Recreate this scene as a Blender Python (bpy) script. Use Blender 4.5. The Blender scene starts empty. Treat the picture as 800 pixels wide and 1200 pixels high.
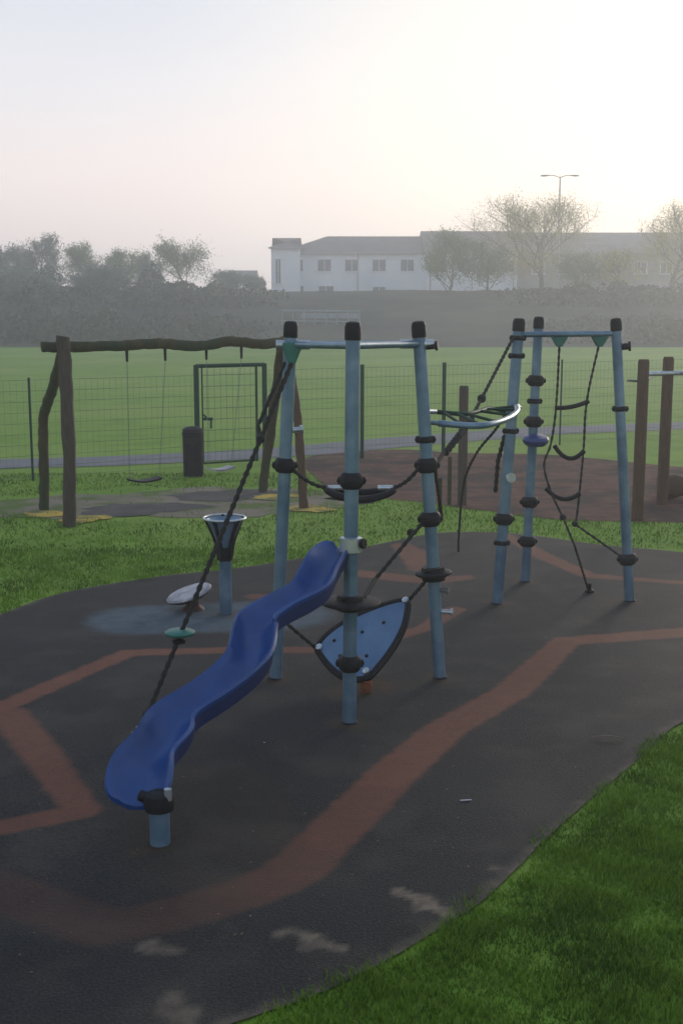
import bpy, math, random
import numpy as np
from mathutils import Vector, Matrix
sc = bpy.context.scene
col = sc.collection
R = math.radians
F, HC = 1400.0, 2.7                       # focal length in photo pixels, eye height (m)
P = math.atan(235/1400)
random.seed(7); rng = np.random.default_rng(7)

# ---------------------------------------------------------------- photo pixel -> world
def ray(px, py):
    a, b = (px-400)/F, (600-py)/F
    return Vector((a, math.cos(P)+b*math.sin(P), -math.sin(P)+b*math.cos(P)))
def G(px, py, z=0.0):
    d = ray(px, py); t = (z-HC)/d.z
    return Vector((d.x*t, d.y*t, z))
def W(px, py, Y):
    d = ray(px, py); t = Y/d.y
    return Vector((d.x*t, Y, HC+d.z*t))

# ---------------------------------------------------------------- mesh collector
class MB:
    def __init__(s): s.v=[]; s.f=[]; s.m=[]
    def add(s, vs, fs, mi=0):
        o=len(s.v); s.v += [tuple(v) for v in vs]; s.f += [tuple(i+o for i in f) for f in fs]; s.m += [mi]*len(fs)
        return s
    def tube(s, pts, r, n=10, cap=True, closed=False, mi=0, flat=1.0):
        pts=[Vector(p) for p in pts]; k=len(pts)
        rs = r if isinstance(r,(list,tuple)) else [r]*k
        vs=[]; fs=[]; up=None
        for i,p in enumerate(pts):
            if closed: t=pts[(i+1)%k]-pts[i-1]
            else: t=pts[min(i+1,k-1)]-pts[max(i-1,0)]
            if t.length<1e-9: t=Vector((0,0,1))
            t.normalize()
            if up is None:
                up = Vector((0,0,1)) if abs(t.z)<.9 else Vector((0,1,0))
            a=t.cross(up)
            if a.length<1e-4: a=t.cross(Vector((1,0,0)))
            a.normalize(); b=a.cross(t).normalized(); up=b
            for j in range(n):
                th=2*math.pi*j/n
                vs.append(p+(a*math.cos(th)+b*math.sin(th)*flat)*rs[i])
        rng_=range(k) if closed else range(k-1)
        for i in rng_:
            i2=(i+1)%k
            for j in range(n):
                j2=(j+1)%n
                fs.append((i*n+j, i*n+j2, i2*n+j2, i2*n+j))
        if cap and not closed:
            fs.append(tuple(reversed(range(n)))); fs.append(tuple((k-1)*n+j for j in range(n)))
        return s.add(vs,fs,mi)
    def box(s, c, size, rot=None, mi=0):
        c=Vector(c); x,y,z=[q/2 for q in size]
        vs=[Vector((sx*x,sy*y,sz*z)) for sx in(-1,1) for sy in(-1,1) for sz in(-1,1)]
        if rot is not None: vs=[rot@v for v in vs]
        return s.add([v+c for v in vs],[(0,1,3,2),(4,6,7,5),(0,4,5,1),(2,3,7,6),(0,2,6,4),(1,5,7,3)],mi)
    def lathe(s, c, prof, n=24, axis=None, mi=0):
        # prof: list of (radius, height) along the axis
        c=Vector(c); q=Matrix.Identity(3)
        if axis is not None: q=Vector(axis).normalized().to_track_quat('Z','Y').to_matrix()
        vs=[]; fs=[]
        for (r,h) in prof:
            for j in range(n):
                th=2*math.pi*j/n; vs.append(c+q@Vector((r*math.cos(th),r*math.sin(th),h)))
        for i in range(len(prof)-1):
            for j in range(n):
                j2=(j+1)%n; fs.append((i*n+j,i*n+j2,(i+1)*n+j2,(i+1)*n+j))
        fs.append(tuple(reversed(range(n)))); fs.append(tuple((len(prof)-1)*n+j for j in range(n)))
        return s.add(vs,fs,mi)
    def build(s, name, mats, parent=None, smooth=True, label=None, bevel=0):
        me=bpy.data.meshes.new(name)
        o=bpy.data.objects.new(name,me); col.objects.link(o)
        off=Vector((0,0,0)); q=parent
        while q is not None: off+=q.location; q=q.parent
        me.from_pydata([(v[0]-off.x,v[1]-off.y,v[2]-off.z) for v in s.v],[],s.f)
        if not isinstance(mats,(list,tuple)): mats=[mats]
        for m in mats: me.materials.append(m)
        me.polygons.foreach_set('material_index', s.m)
        if smooth:
            me.polygons.foreach_set('use_smooth',[True]*len(s.f))
            try: me.set_sharp_from_angle(angle=R(38))
            except Exception: pass
        me.update()
        if parent is not None: o.parent=parent
        if label: o['label']=label
        if bevel:
            b=o.modifiers.new('bevel','BEVEL'); b.width=bevel; b.segments=2; b.limit_method='ANGLE'
        return o

def tag(o,label=None,cat=None,group=None,kind=None):
    if label: o['label']=label
    if cat: o['category']=cat
    if group: o['group']=group
    if kind: o['kind']=kind
    return o
def thing(name,label,cat,loc,group=None):
    o=bpy.data.objects.new(name,None); col.objects.link(o); o.location=loc; o.empty_display_size=.2
    return tag(o,label,cat,group)
def kids(o): return [c for c in bpy.data.objects if c.parent==o]
def copy_tree(o,parent=None):
    c=o.copy(); col.objects.link(c); c.parent=parent
    for ch in kids(o): copy_tree(ch,c)
    return c

# ---------------------------------------------------------------- materials
def mat(name, c1, c2=None, scale=5, rough=.6, metal=0, bump=0, bscale=None, detail=6, spec=.5, coords='Object', c3=None, scale3=1.0, lo=.35, hi=.65, stretch=None):
    m=bpy.data.materials.new(name); m.use_nodes=True; nt=m.node_tree; N=nt.nodes; L=nt.links
    b=N['Principled BSDF']; b.inputs['Roughness'].default_value=rough; b.inputs['Metallic'].default_value=metal
    b.inputs['Specular IOR Level'].default_value=spec
    if c2 is None: c2=tuple(x*.8 for x in c1)
    tc=N.new('ShaderNodeTexCoord'); src=tc.outputs[coords]
    if coords=='Object' :
        g=N.new('ShaderNodeNewGeometry'); src=g.outputs['Position']
    if stretch:
        mp=N.new('ShaderNodeMapping'); mp.inputs['Scale'].default_value=stretch; L.new(src,mp.inputs['Vector']); src=mp.outputs['Vector']
    def noise(sc_,dt):
        n=N.new('ShaderNodeTexNoise'); n.inputs['Scale'].default_value=sc_; n.inputs['Detail'].default_value=dt; L.new(src,n.inputs['Vector']); return n.outputs['Fac']
    def rmp(fac,a,b_,l,h):
        r=N.new('ShaderNodeValToRGB'); r.color_ramp.elements[0].position=l; r.color_ramp.elements[1].position=h
        r.color_ramp.elements[0].color=(*a,1); r.color_ramp.elements[1].color=(*b_,1); L.new(fac,r.inputs['Fac']); return r.outputs['Color']
    colr=rmp(noise(scale,detail),c1,c2,lo,hi)
    if c3:
        mx=N.new('ShaderNodeMix'); mx.data_type='RGBA'
        f=rmp(noise(scale3,5),(0,0,0),(1,1,1),.46,.62)
        L.new(f,mx.inputs[0]); L.new(colr,mx.inputs[6]); mx.inputs[7].default_value=(*c3,1); colr=mx.outputs[2]
    L.new(colr,b.inputs['Base Color'])
    if bump:
        bp=N.new('ShaderNodeBump'); bp.inputs['Strength'].default_value=bump; bp.inputs['Distance'].default_value=.02
        L.new(noise(bscale or scale*3,8),bp.inputs['Height']); L.new(bp.outputs['Normal'],b.inputs['Normal'])
    return m

M={}
M['steel']=mat('galvanised_blue_grey_steel',(.125,.22,.31),(.175,.275,.37),9,.34,.42,.06,60,c3=(.085,.16,.24),scale3=3)
M['steel_bright']=mat('bare_steel',(.55,.6,.64),(.42,.47,.5),14,.32,.7)
M['rubber']=mat('black_rubber',(.006,.007,.010),(.010,.011,.015),20,.6,0,.1,80,spec=.25)
M['rope']=mat('dark_rope',(.010,.011,.011),(.02,.021,.02),60,.85,0,.5,150)
M['green']=mat('teal_green_plastic',(.008,.12,.09),(.012,.16,.12),12,.4)
M['slide']=mat('blue_plastic',(.010,.056,.23),(.019,.080,.28),5,.36,0,.04,30,c3=(.008,.042,.17),scale3=1.3,spec=.5)
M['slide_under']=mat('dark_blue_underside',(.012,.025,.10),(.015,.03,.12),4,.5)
M['board']=mat('pale_blue_board',(.075,.16,.29),(.10,.195,.34),7,.4,0,.04,50,c3=(.06,.14,.28),scale3=3)
M['disc_blue']=mat('navy_disc',(.02,.04,.16),(.03,.06,.2),8,.35)
M['rust']=mat('rusty_steel',(.22,.07,.02),(.09,.035,.02),25,.85,0,.4,80)
M['brownred']=mat('brown_red_rubber',(.06,.018,.015),(.04,.014,.012),20,.7)
M['disc_top']=mat('worn_pale_disc',(.36,.35,.38),(.46,.45,.47),9,.5,c3=(.22,.22,.25),scale3=6)
M['bin']=mat('dark_bin_plastic',(.010,.009,.020),(.018,.013,.024),9,.6,spec=.15)
M['fencegreen']=mat('dark_green_coated_steel',(.004,.040,.024),(.007,.052,.032),9,.6,spec=.15)
M['wire']=mat('green_grey_wire',(.12,.18,.10),(.14,.20,.12),9,.5)
M['postgrey']=mat('grey_metal_post',(.12,.14,.15),(.17,.19,.19),9,.5,.3)
M['wood']=mat('weathered_brown_log',(.10,.068,.028),(.14,.10,.045),7,.85,0,.6,30,c3=(.045,.05,.03),scale3=2.0,stretch=(6,6,.8))
M['wooddark']=mat('mossy_dark_beam',(.036,.034,.012),(.065,.055,.022),7,.9,0,.6,30,c3=(.03,.045,.018),scale3=3.0)
M['woodgrey']=mat('greyed_wood',(.055,.042,.032),(.08,.065,.052),7,.85,0,.5,30,stretch=(6,6,.8))
M['woodbrown']=mat('brown_timber',(.10,.055,.028),(.065,.038,.022),7,.85,0,.5,30,stretch=(6,6,.8))
M['grass']=mat('grass_ground',(.145,.260,.026),(.185,.315,.036),1.2,.9,0,.9,45,10,.2,c3=(.22,.32,.055),scale3=.12)
M['asphalt']=mat('wetpour_dark',(.033,.034,.038),(.052,.052,.056),1.1,.72,0,.7,150,12,.35,c3=(.055,.050,.045),scale3=.5)
M['red']=mat('wetpour_terracotta',(.155,.058,.042),(.10,.043,.034),2.2,.8,0,.7,150,12,.3,c3=(.085,.045,.036),scale3=.7)
M['bluepatch']=mat('wetpour_blue_grey',(.055,.10,.135),(.07,.115,.15),2,.7,0,.7,150,12,.35,c3=(.05,.065,.08),scale3=1.5)
M['tan']=mat('worn_tan_patch',(.17,.14,.115),(.10,.085,.075),5,.85,0,.8,120)
M['stain']=mat('rusty_stain',(.085,.05,.02),(.05,.042,.035),6,.85,0,.5,100)
M['bark']=mat('bark_chippings',(.165,.088,.068),(.11,.062,.050),4,.95,0,1,60,12,.1,c3=(.065,.048,.042),scale3=1.0)
M['worn']=mat('worn_earth',(.27,.22,.18),(.21,.19,.13),1.4,.95,0,.8,50,10,.1,c3=(.12,.17,.05),scale3=1.6)
M['worndark']=mat('scuffed_dark_earth',(.09,.085,.085),(.13,.12,.11),2,.95,0,.8,50,10,.1)
M['yellow']=mat('yellow_sand_mat',(.6,.40,.05),(.40,.29,.05),4,.95,0,.8,60,c3=(.14,.15,.045),scale3=3)
M['path']=mat('path_asphalt',(.12,.125,.145),(.16,.165,.18),1.5,.85,0,.4,50)
M['dome']=mat('bank_rough_grass',(.075,.076,.058),(.105,.10,.075),.25,.95,0,.8,2,10,.1,c3=(.042,.044,.046),scale3=.09)
M['scrub']=mat('scrub_leaves',(.065,.072,.062),(.10,.105,.075),1.5,.9)
M['leafdark']=mat('dull_green_leaves',(.17,.24,.085),(.22,.28,.11),1.2,.8)
M['leafbud']=mat('yellow_green_buds',(.55,.47,.13),(.42,.38,.11),1.2,.8)
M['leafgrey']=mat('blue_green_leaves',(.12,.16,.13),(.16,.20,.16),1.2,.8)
M['barkwood']=mat('tree_bark',(.15,.13,.11),(.20,.17,.14),3,.95)
M['white']=mat('off_white_render',(.84,.87,.90),(.74,.78,.82),.4,.85)
M['greywall']=mat('grey_render',(.34,.33,.31),(.40,.38,.36),.4,.85)
M['roof']=mat('slate_roof',(.17,.14,.14),(.22,.18,.175),.7,.8,0,.4,6)
M['glass']=mat('window_glass',(.10,.12,.15),(.14,.16,.19),1,.15)
M['lamp']=mat('pale_lamp_post',(.45,.45,.43),(.5,.5,.48),3,.5,.2)
M['paleblue']=mat('pale_blue_paint',(.20,.25,.28),(.25,.29,.32),3,.6)
M['drycut']=mat('leaf_litter',(.16,.10,.05),(.08,.06,.03),20,.9)

# grass blade material: colour varies blade by blade through position noise
def blade_mat():
    m=bpy.data.materials.new('grass_blades'); m.use_nodes=True; nt=m.node_tree; N=nt.nodes; L=nt.links
    b=N['Principled BSDF']; b.inputs['Roughness'].default_value=.55; b.inputs['Specular IOR Level'].default_value=.25
    g=N.new('ShaderNodeNewGeometry'); n=N.new('ShaderNodeTexNoise'); n.inputs['Scale'].default_value=1.6; n.inputs['Detail'].default_value=7
    L.new(g.outputs['Position'],n.inputs['Vector'])
    r=N.new('ShaderNodeValToRGB'); e=r.color_ramp.elements
    e[0].position=.36; e[0].color=(.038,.105,.006,1); e[1].position=.66; e[1].color=(.14,.28,.018,1)
    L.new(n.outputs['Fac'],r.inputs['Fac'])
    mx=N.new('ShaderNodeMix'); mx.data_type='RGBA'; mx.blend_type='MIX'
    rr=N.new('ShaderNodeMath'); rr.operation='MULTIPLY'; rr.inputs[1].default_value=.45
    L.new(g.outputs['Random Per Island'],rr.inputs[0]); L.new(rr.outputs[0],mx.inputs[0])
    L.new(r.outputs['Color'],mx.inputs[6]); mx.inputs[7].default_value=(.16,.25,.03,1)
    L.new(mx.outputs[2],b.inputs['Base Color'])
    t=N.new('ShaderNodeBsdfTranslucent'); L.new(mx.outputs[2],t.inputs['Color'])
    ms=N.new('ShaderNodeMixShader'); ms.inputs[0].default_value=.3
    L.new(b.outputs[0],ms.inputs[1]); L.new(t.outputs[0],ms.inputs[2]); L.new(ms.outputs[0],N['Material Output'].inputs['Surface'])
    return m
M['blade']=blade_mat()

# ---------------------------------------------------------------- flat sheets
def catmull(pts, n=8, closed=False):
    out=[]; k=len(pts); P_=[Vector(p) for p in pts]
    rngk=range(k) if closed else range(k-1)
    for i in rngk:
        if closed: a,b,c,d=P_[i-1],P_[i],P_[(i+1)%k],P_[(i+2)%k]
        else: a,b,c,d=P_[max(i-1,0)],P_[i],P_[i+1],P_[min(i+2,k-1)]
        for j in range(n):
            t=j/n
            out.append(.5*((2*b)+(-a+c)*t+(2*a-5*b+4*c-d)*t*t+(-a+3*b-3*c+d)*t**3))
    if not closed: out.append(P_[-1])
    return out
def sheet(name, pts, z, m, jit=0, kind='structure'):
    import bmesh
    bm=bmesh.new(); vs=[bm.verts.new((p[0]+random.uniform(-jit,jit),p[1]+random.uniform(-jit,jit),z)) for p in pts]
    f=bm.faces.new(vs); bmesh.ops.triangulate(bm,faces=[f])
    for f in bm.faces:
        if f.normal.z<0: f.normal_flip()
    me=bpy.data.meshes.new(name); bm.to_mesh(me); bm.free(); me.materials.append(m)
    o=bpy.data.objects.new(name,me); col.objects.link(o); tag(o,kind=kind); return o
def band(name, pix, width, z, m, jit=.006):
    pts=[G(*p) if isinstance(p,tuple) else p for p in pix]
    ws=width if isinstance(width,(list,tuple)) else [width]*len(pts)
    # densify
    dp=[];dw=[]
    for i in range(len(pts)-1):
        n=max(2,int((pts[i+1]-pts[i]).length/.15))
        for j in range(n):
            dp.append(pts[i].lerp(pts[i+1],j/n)); dw.append(ws[i]+(ws[i+1]-ws[i])*j/n)
    dp.append(pts[-1]); dw.append(ws[-1])
    dp2=[]
    for i in range(len(dp)):
        a=dp[max(i-1,0)];c=dp[min(i+1,len(dp)-1)]; dp2.append((a+dp[i]*2+c)/4)
    dp=dp2
    v=[];f=[]
    for i,p in enumerate(dp):
        t=(dp[min(i+1,len(dp)-1)]-dp[max(i-1,0)]).normalized(); n=Vector((-t.y,t.x,0))
        l=dw[i]/2
        a=p+n*(l+random.uniform(-jit,jit)); b=p-n*(l+random.uniform(-jit,jit))
        v+=[(a.x,a.y,z),(b.x,b.y,z)]
        if i: f.append((2*i-2,2*i-1,2*i+1,2*i))
    me=bpy.data.meshes.new(name); me.from_pydata(v,[],f); me.materials.append(m)
    o=bpy.data.objects.new(name,me); col.objects.link(o); tag(o,kind='structure'); return o
def blob(name,px,py,rx,ry,z,m,ang=0,seed=0):
    c=G(px,py); r_=random.Random(seed); ph=[r_.uniform(0,6.28) for _ in range(4)]; pts=[]
    for i in range(48):
        th=2*math.pi*i/48; k=1+.16*math.sin(2*th+ph[0])+.12*math.sin(3*th+ph[1])+.08*math.sin(7*th+ph[2])+.05*math.sin(13*th+ph[3])
        x=rx*k*math.cos(th); y=ry*k*math.sin(th); pts.append((c.x+x*math.cos(ang)-y*math.sin(ang),c.y+x*math.sin(ang)+y*math.cos(ang)))
    return sheet(name,pts,z,m)

# terrain : flat field, rough bank, plateau behind
def terrain():
    g=MB(); xs=np.linspace(-520,520,105)
    ysA=[-60,0,10,20,40,60,80,92]
    v=[];f=[]
    for y in ysA:
        for x in xs: v.append((x,y,0))
    nx=len(xs)
    for j in range(len(ysA)-1):
        for i in range(nx-1):
            a=j*nx+i; f.append((a,a+1,a+nx+1,a+nx))
    g.add(v,f); o=g.build('ground',M['grass'],smooth=False); tag(o,kind='structure')
    b=MB(); v=[];f=[]
    prof=[(92,0),(95,.25),(99,.9),(104,1.7),(110,2.6),(116,3.6),(121,4.35),(125,4.7),(132,4.85),(145,5.0),(200,5.0),(300,4.5),(440,4)]
    xs=np.concatenate([np.linspace(-520,-121,22),np.linspace(-120,120,161),np.linspace(121,520,22)]); nx=len(xs)
    for (y,z) in prof:
        for x in xs:
            k=min(z/5,1); dz=(.28*math.sin(x*.11+y*.05)+.15*math.sin(x*.37+y*.3)+rng.uniform(-.12,.12))*k*(1 if y<130 else .1)
            v.append((x,y,z+dz))
    for j in range(len(prof)-1):
        for i in range(nx-1):
            a=j*nx+i; f.append((a,a+1,a+nx+1,a+nx))
    b.add(v,f); o=b.build('grass_bank',M['dome'],smooth=True); tag(o,kind='structure')
terrain()

# playground surface
outline_px=[(-260,800),(-60,745),(0,722),(60,700),(120,687),(200,675),(270,668),(330,659),(400,647),(470,633),(520,625),(600,626),(700,639),(800,648),(960,668)]
near_px=[(1000,790),(900,815),(800,848),(768,873),(720,915),(680,948),(640,985),(600,1025),(560,1062),(500,1100),(440,1135),(370,1168),(290,1196),(190,1230),(60,1275)]
far_w=[G(*p) for p in outline_px]; near_w=[G(*p) for p in near_px]
left_w=[Vector((-1.6,3.2,0)),Vector((-4.5,3.6,0)),Vector((-6.2,5.5,0))]
surf=catmull(far_w+near_w+left_w,8,True)

def seg_dist(X,Y,pts,ws):
    best=np.full(X.shape,9.)
    for (a,b,wa,wb) in zip(pts,pts[1:],ws,ws[1:]):
        dx,dy=b.x-a.x,b.y-a.y; t=np.clip(((X-a.x)*dx+(Y-a.y)*dy)/(dx*dx+dy*dy),0,1)
        d=np.hypot(X-a.x-t*dx,Y-a.y-t*dy)-(wa+(wb-wa)*t)/2; best=np.minimum(best,d)
    return best
def play_surface():
    poly=np.array([(p.x,p.y) for p in surf]); st=.03
    xs=np.arange(poly[:,0].min()-st,poly[:,0].max()+2*st,st); ys=np.arange(poly[:,1].min()-st,poly[:,1].max()+2*st,st)
    X,Y=np.meshgrid(xs,ys); nx=len(xs); X=X.ravel().copy(); Y=Y.ravel().copy()
    ok=(np.abs(X)<Y*.30+2.2)
    ins=inside(X,Y,[tuple(p) for p in poly])
    idx=np.arange(len(X)).reshape(len(ys),nx)
    q=np.stack([idx[:-1,:-1],idx[:-1,1:],idx[1:,1:],idx[1:,:-1]],-1).reshape(-1,4)
    q=q[ins[q].any(1)&ok[q].all(1)]
    used=np.unique(q); out=used[~ins[used]]
    bd=np.full(len(out),1e9); bx_=X[out].copy(); by_=Y[out].copy(); ox=X[out]; oy=Y[out]
    for k in range(len(poly)):
        a=poly[k-1]; b=poly[k]; dx,dy=b-a; L2=dx*dx+dy*dy+1e-12
        t=np.clip(((ox-a[0])*dx+(oy-a[1])*dy)/L2,0,1); px=a[0]+t*dx; py=a[1]+t*dy; d=np.hypot(ox-px,oy-py)
        m_=d<bd; bd[m_]=d[m_]; bx_[m_]=px[m_]; by_[m_]=py[m_]
    X[out]=bx_; Y[out]=by_
    remap=np.full(len(X),-1); remap[used]=np.arange(len(used)); q=remap[q]; X=X[used]; Y=Y[used]
    me=bpy.data.meshes.new('playground_surface'); n=len(X); z=.012+.004*np.sin(X*1.7+1)*np.sin(Y*1.3)
    me.vertices.add(n); me.vertices.foreach_set('co',np.stack([X,Y,z],1).reshape(-1).astype(np.float32))
    me.loops.add(len(q)*4); me.loops.foreach_set('vertex_index',q.reshape(-1).astype(np.int32))
    me.polygons.add(len(q)); me.polygons.foreach_set('loop_start',(np.arange(len(q))*4).astype(np.int32)); me.update(calc_edges=True)
    wob=.006*np.sin(X*23+np.sin(Y*17)*2)+.004*np.sin(Y*41+X*9)
    def mask(d,soft): return np.clip(.5-(d+wob)/soft,0,1)
    bands=[([(-120,868),(0,832),(150,767),(255,764),(370,763),(450,752),(500,737),(532,716)],[.2,.2,.19,.17,.16,.16,.16,.2],1),
     ([(820,741),(663,753),(600,812),(520,857),(455,915)],[.28,.24,.28,.29,.31],1),([(455,915),(420,950)],[.31,.31],.88),([(420,950),(385,985)],[.31,.31],.76),([(385,985),(350,1020)],[.31,.31],.62),
     ([(350,1020),(320,1036)],[.31,.31],.50),([(320,1036),(285,1050)],[.31,.31],.40),([(285,1050),(245,1063)],[.31,.31],.31),([(245,1063),(190,1077)],[.31,.31],.25),([(190,1077),(120,1090),(0,1046),(-150,1000)],[.31,.31,.34,.36],.22),
     ([(10,838),(45,880),(97,952),(0,972),(-120,992)],[.27,.25,.20,.18,.18],.8),
     ([(420,673),(500,682),(545,678)],[.30,.3,.2],.9),([(470,640),(488,652),(495,668)],[.25,.38,.3],.9),
     ([(592,628),(640,655),(690,676),(810,685),(960,690)],[.16,.24,.2,.16,.16],1),([(300,700),(345,702),(380,705)],[.2,.2,.2],.8)]
    red=np.zeros(n)
    for pix,ws,k in bands: red=np.maximum(red,k*mask(seg_dist(X,Y,[G(*p) for p in pix],ws),.035))
    tan=np.zeros(n)
    for (pix,ws,k) in [([(470,1050),(500,1062),(525,1076)],[.07,.13,.06],1),([(325,1094),(350,1100),(372,1108),(392,1112)],[.04,.07,.12,.06],.75),([(172,1110),(195,1118)],[.07,.09],.55),([(200,1175),(215,1200)],[.10,.13],.5),
      ([(583,1020),(600,1024)],[.05,.07],.6),([(700,1000),(705,1010)],[.03,.03],.4)]:
        tan=np.maximum(tan,k*mask(seg_dist(X,Y,[G(*p) for p in pix],ws)+.03*np.sin(X*37+Y*11)*np.sin(Y*29),.03))
    # worn margin beside the near grass
    edge=seg_dist(X,Y,[Vector((p[0],p[1],0)) for p in poly]+[Vector((poly[0][0],poly[0][1],0))],[0]*(len(poly)+1))
    tan=np.maximum(tan,.42*np.clip(1-(edge+wob*2)/.07,0,1))
    stain=np.zeros(n)
    for (pix,ws,k) in [([(405,812),(440,806)],[.28,.34],.7),([(160,1002),(186,996)],[.05,.10],.9),([(240,930),(250,1000)],[.9,.9],.18)]+[([(a_,b2_),(a_+1,b2_+1)],[.24,.24],.55) for a_,b2_ in ((323,796),(409,848),(515,795),(582,708),(615,682),(737,705),(265,720))]:
        stain=np.maximum(stain,k*mask(seg_dist(X,Y,[G(*p) for p in pix],ws),.14))
    blue=mask(seg_dist(X,Y,[G(170,727),G(320,722)],[1.0,1.05]),.16)
    for nm,arr in (('red',red),('tan',tan),('stain',stain),('blue',blue)):
        at_=me.attributes.new(nm,'FLOAT','POINT'); at_.data.foreach_set('value',arr.astype(np.float32))
    me.materials.append(M['wetpour']); o=bpy.data.objects.new('playground_surface',me); col.objects.link(o); tag(o,kind='structure')
def wetpour():
    m=bpy.data.materials.new('wetpour_rubber'); m.use_nodes=True; nt=m.node_tree; N=nt.nodes; L=nt.links; b=N['Principled BSDF']
    b.inputs['Roughness'].default_value=.78; b.inputs['Specular IOR Level'].default_value=.22
    g=N.new('ShaderNodeNewGeometry')
    def noise(s_,d_=6):
        n=N.new('ShaderNodeTexNoise'); n.inputs['Scale'].default_value=s_; n.inputs['Detail'].default_value=d_; L.new(g.outputs['Position'],n.inputs['Vector']); return n.outputs['Fac']
    def ramp(f,c1,c2,lo=.35,hi=.65):
        r=N.new('ShaderNodeValToRGB'); r.color_ramp.elements[0].position=lo; r.color_ramp.elements[1].position=hi
        r.color_ramp.elements[0].color=(*c1,1); r.color_ramp.elements[1].color=(*c2,1); L.new(f,r.inputs['Fac']); return r.outputs['Color']
    def mixc(f,a,b2):
        x=N.new('ShaderNodeMix'); x.data_type='RGBA'; L.new(f,x.inputs[0]); L.new(a,x.inputs[6]); L.new(b2,x.inputs[7]); return x.outputs[2]
    def mul(a,b2):
        x=N.new('ShaderNodeMath'); x.operation='MULTIPLY'; L.new(a,x.inputs[0])
        if isinstance(b2,float): x.inputs[1].default_value=b2
        else: L.new(b2,x.inputs[1])
        return x.outputs[0]
    grain=noise(75,5); big=noise(.9,8); mid=noise(5,8); broad=noise(.45,3)
    base=ramp(big,(.007,.008,.011),(.019,.019,.022)); spk=ramp(grain,(.002,.002,.003),(.048,.047,.049),.38,.66)
    half=N.new('ShaderNodeMix'); half.data_type='RGBA'; half.inputs[0].default_value=.42; L.new(base,half.inputs[6]); L.new(spk,half.inputs[7]); c=half.outputs[2]
    c=mixc(mul(ramp(noise(2.3,10),(0,0,0),(1,1,1),.48,.66),.6),c,ramp(grain,(.034,.030,.026),(.055,.049,.042)))
    vo=N.new('ShaderNodeTexVoronoi'); vo.feature='DISTANCE_TO_EDGE'; vo.inputs['Scale'].default_value=1.1
    wp=N.new('ShaderNodeVectorMath'); wp.operation='ADD'; nz=N.new('ShaderNodeTexNoise'); nz.inputs['Scale'].default_value=2.5; nz.inputs['Detail'].default_value=6; L.new(g.outputs['Position'],nz.inputs['Vector']); L.new(g.outputs['Position'],wp.inputs[0]); L.new(nz.outputs['Color'],wp.inputs[1]); L.new(wp.outputs[0],vo.inputs['Vector'])
    c=mixc(mul(ramp(vo.outputs['Distance'],(1,1,1),(0,0,0),0.0,.012),mul(ramp(noise(.8,3),(0,0,0),(1,1,1),.5,.6),.7)),c,ramp(grain,(.006,.006,.006),(.012,.012,.012)))
    redc=ramp(big,(.150,.054,.032),(.195,.076,.045)); redc=mixc(ramp(grain,(0,0,0),(.6,.6,.6),.45,.6),redc,ramp(mid,(.07,.034,.027),(.13,.062,.047)))
    def at_(nm,thr):
        a=N.new('ShaderNodeAttribute'); a.attribute_name=nm
        x=N.new('ShaderNodeMath'); x.operation='MULTIPLY_ADD'; L.new(ramp(noise(14,6),(0,0,0),(1,1,1),.3,.7),x.inputs[0]); x.inputs[1].default_value=thr; x.inputs[2].default_value=1-thr*.6
        return mul(a.outputs['Fac'],x.outputs[0])
    c=mixc(at_('red',.25),c,redc)
    c=mixc(at_('blue',.4),c,ramp(mid,(.05,.08,.105),(.075,.105,.13)))
    c=mixc(at_('stain',.6),c,ramp(mid,(.075,.042,.016),(.05,.035,.022)))
    c=mixc(at_('tan',.9),c,ramp(mid,(.15,.115,.085),(.21,.165,.125)))
    L.new(c,b.inputs['Base Color'])
    bp=N.new('ShaderNodeBump'); bp.inputs['Strength'].default_value=.6; bp.inputs['Distance'].default_value=.006; L.new(grain,bp.inputs['Height']); L.new(bp.outputs['Normal'],b.inputs['Normal'])
    return m
M['wetpour']=wetpour()
# bark area, path, worn earth
bark=[(352,540),(400,531),(470,527),(540,531),(640,533),(720,540),(800,548),(960,560),(990,620),(800,613),(700,611),(640,608),(560,598),(500,590),(440,583),(385,572)]
sheet('bark_area',[(q.x,q.y) for q in catmull([G(*p) for p in bark],6,True)],.006,M['bark'],.03)
band('footpath',[(-300,561),(0,544),(120,541),(250,535),(350,529),(480,517),(640,505),(800,499),(1000,492)],[1.5,1.4,1.4,1.4,1.5,1.6,1.6,1.6,1.6],.010,M['path'],.03)
blob('worn_earth',195,590,2.5,1.45,.006,M['worn'],.1,21)
blob('worn_earth',165,597,.85,.5,.010,M['worndark'],.1,22)
blob('worn_earth',262,581,.8,.5,.010,M['worndark'],.1,23)
for i,(a,b_) in enumerate([(56,603),(98,609),(322,583),(362,597)]):
    blob('yellow_mat',a,b_,.33,.28,.014,M['yellow'],.2,30+i)

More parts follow.
